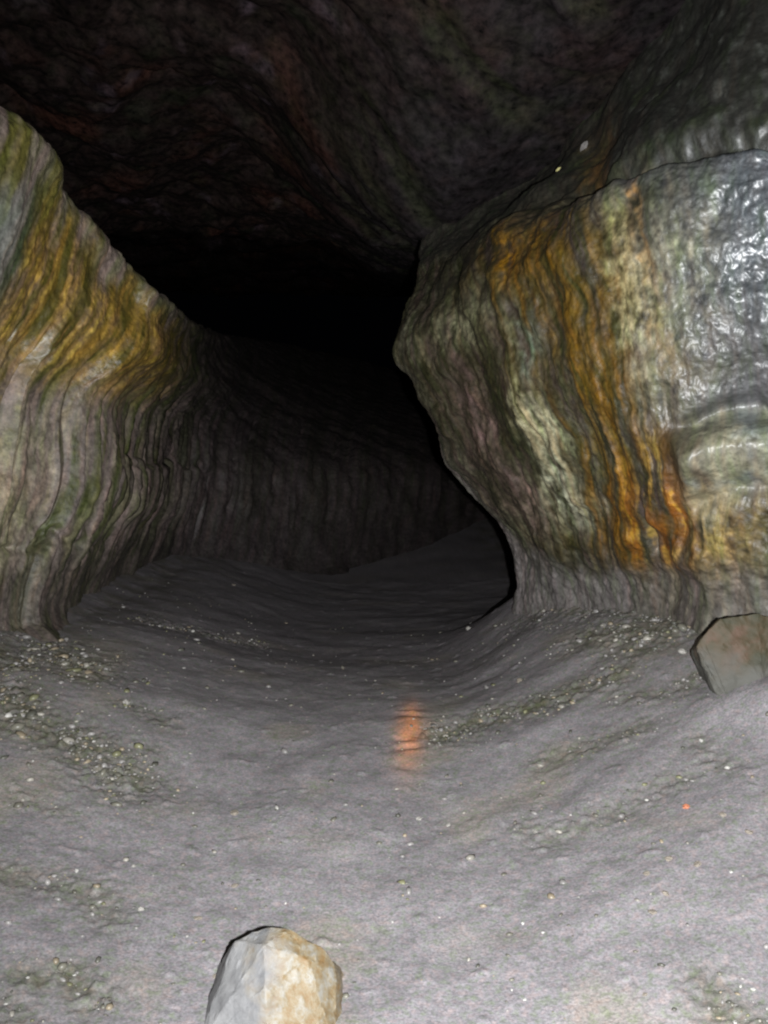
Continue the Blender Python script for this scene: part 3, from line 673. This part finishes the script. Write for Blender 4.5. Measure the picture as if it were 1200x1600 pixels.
# ------------------------------------------------------------------ gravel
def gravel(name, pts3, rad, colr, mat, label):
    t = (1 + 5 ** 0.5) / 2
    iv = np.array([(-1, t, 0), (1, t, 0), (-1, -t, 0), (1, -t, 0), (0, -1, t), (0, 1, t), (0, -1, -t), (0, 1, -t), (t, 0, -1), (t, 0, 1), (-t, 0, -1), (-t, 0, 1)]) / 1.9
    it = np.array([(0, 11, 5), (0, 5, 1), (0, 1, 7), (0, 7, 10), (0, 10, 11), (1, 5, 9), (5, 11, 4), (11, 10, 2), (10, 7, 6), (7, 1, 8), (3, 9, 4), (3, 4, 2), (3, 2, 6), (3, 6, 8), (3, 8, 9), (4, 9, 5), (2, 4, 11), (6, 2, 10), (8, 6, 7), (9, 8, 1)])
    n = len(pts3)
    a = rng.uniform(0, 6.283, n); ca, sa = np.cos(a), np.sin(a)
    sc_ = rad[:, None] * np.stack([rng.uniform(.8, 1.5, n), rng.uniform(.6, 1.0, n), rng.uniform(.4, .8, n)], 1)
    v = iv[None] * (1 + rng.uniform(-.28, .28, (n, 12, 1))) * sc_[:, None]
    x = v[..., 0] * ca[:, None] - v[..., 1] * sa[:, None]; y = v[..., 0] * sa[:, None] + v[..., 1] * ca[:, None]
    v = np.stack([x, y, v[..., 2]], -1) + pts3[:, None]
    f = (it[None] + (np.arange(n) * 12)[:, None, None]).reshape(-1)
    me = bpy.data.meshes.new(name); me.vertices.add(n * 12); me.vertices.foreach_set('co', v.reshape(-1).astype(np.float32))
    nf = n * 20; me.loops.add(nf * 3); me.loops.foreach_set('vertex_index', f.astype(np.int32)); me.polygons.add(nf)
    me.polygons.foreach_set('loop_start', np.arange(0, nf * 3, 3, dtype=np.int32)); me.update(calc_edges=True); me.validate()
    at_ = me.attributes.new('tint', 'FLOAT_COLOR', 'POINT'); c4 = np.ones((n, 12, 4), np.float32); c4[..., :3] = colr[:, None]
    at_.data.foreach_set('color', c4.reshape(-1)); me.materials.append(mat)
    o = bpy.data.objects.new(name, me); COL.objects.link(o); return tag(o, label, 'gravel', None, 'stuff')

m, nt, N, L, b = nodes_of('gravel_grains'); a_ = N.new('ShaderNodeAttribute'); a_.attribute_name = 'tint'
L.new(a_.outputs['Color'], b.inputs['Base Color']); b.inputs['Roughness'].default_value = 0.4
GX, GY = [], []
cand = rng.uniform([-2.0, 1.35], [2.0, 5.4], (260000, 2))
bmk = band_mask(cand[:, 0], cand[:, 1]); cl = fbm(np.stack([cand[:, 0], cand[:, 1], cand[:, 0] * 0 + 4], 1), 9, 3)
side = sst(0.7, 1.3, np.abs(cand[:, 0]))
prob = (1 - 0.6 * sst(3.2, 4.4, cand[:, 1])) * (0.006 + 0.020 * sst(0.1, 0.5, cl) + 0.02 * side * sst(-0.1, 0.4, cl) + 0.30 * bmk ** 1.3 * sst(-0.3, 0.3, cl))
keep = rng.uniform(size=len(cand)) < prob
g = cand[keep]; n = len(g)
rad = (1 + 0.7 * sst(0.3, 0.9, bmk[keep]) * sst(0.5, 1.0, np.abs(g[:, 0]))) * np.clip(rng.lognormal(math.log(0.0034), 0.60, n), 0.0012, 0.013)
zz = floor_z(g[:, 0], g[:, 1]) + rad * 0.05
pal = np.array([(.22, .21, .20), (.27, .255, .22), (.13, .125, .10), (.40, .39, .36), (.24, .20, .14), (.08, .08, .065), (.16, .16, .09)])
ci = rng.choice(len(pal), n, p=[.28, .14, .24, .025, .13, .1, .085])
colr = pal[ci] * rng.uniform(.8, 1.2, (n, 1))
gravel('gravel', np.column_stack([g, zz]), rad, colr, m, 'scattered grit and gravel in bands over the sand')

# ------------------------------------------------------------------ flecks on the right wall
def wall_point(x, y):
    d = at(x, y, 1.0) - np.array([0, 0, CAM_Z]); d /= np.linalg.norm(d)
    v = RW.reshape(-1, 3) - np.array([0, 0, CAM_Z]); dist = np.linalg.norm(v, axis=1); cs = (v @ d) / dist
    ok = np.where(cs > math.cos(0.006))[0]
    i = ok[np.argmin(dist[ok])]; return RW.reshape(-1, 3)[i]
def fleck(name, x, y, ln, wd, ang, mat, label, cat):
    p = wall_point(x, y); k = np.linalg.norm(p - np.array([0, 0, CAM_Z])) / FPX
    bm = bmesh.new(); prof = [(-1, 0.05), (-.6, .6), (0, 1), (.6, .7), (1, .05)]
    rows = [[bm.verts.new((s_ * ln * k / 2, w_ * wd * k / 2 * q, h)) for q, h in ((-1, 0), (0, .25 * wd * k), (1, 0))] for s_, w_ in prof]
    for r0, r1_ in zip(rows, rows[1:]):
        for j in range(2): bm.faces.new((r0[j], r1_[j], r1_[j + 1], r0[j + 1]))
    me = bpy.data.meshes.new(name); bm.to_mesh(me); bm.free(); me.materials.append(mat)
    o = bpy.data.objects.new(name, me); COL.objects.link(o)
    d = Vector(np.array([0, 0, CAM_Z]) - p).normalized()
    o.matrix_world = Matrix.Translation(Vector(p) + d * 0.012) @ d.to_track_quat('Z', 'Y').to_matrix().to_4x4() @ Matrix.Rotation(ang, 4, 'Z')
    return tag(o, label, cat)
fleck('dead_leaf', 866, 258, 11, 5, 0.5, stone_material('yellow_leaf', (.55, .52, .20), (.65, .6, .3), 80, .5, .3), 'tiny yellow leaf stuck to the dark slope high on the right', 'leaf')
fleck('rock_chip', 905, 222, 18, 9, 1.0, stone_material('pale_chip', (.14, .13, .125), (.2, .19, .18), 80, .6, .5), 'pale rock chip on the dark slope right of the yellow leaf', 'stone')
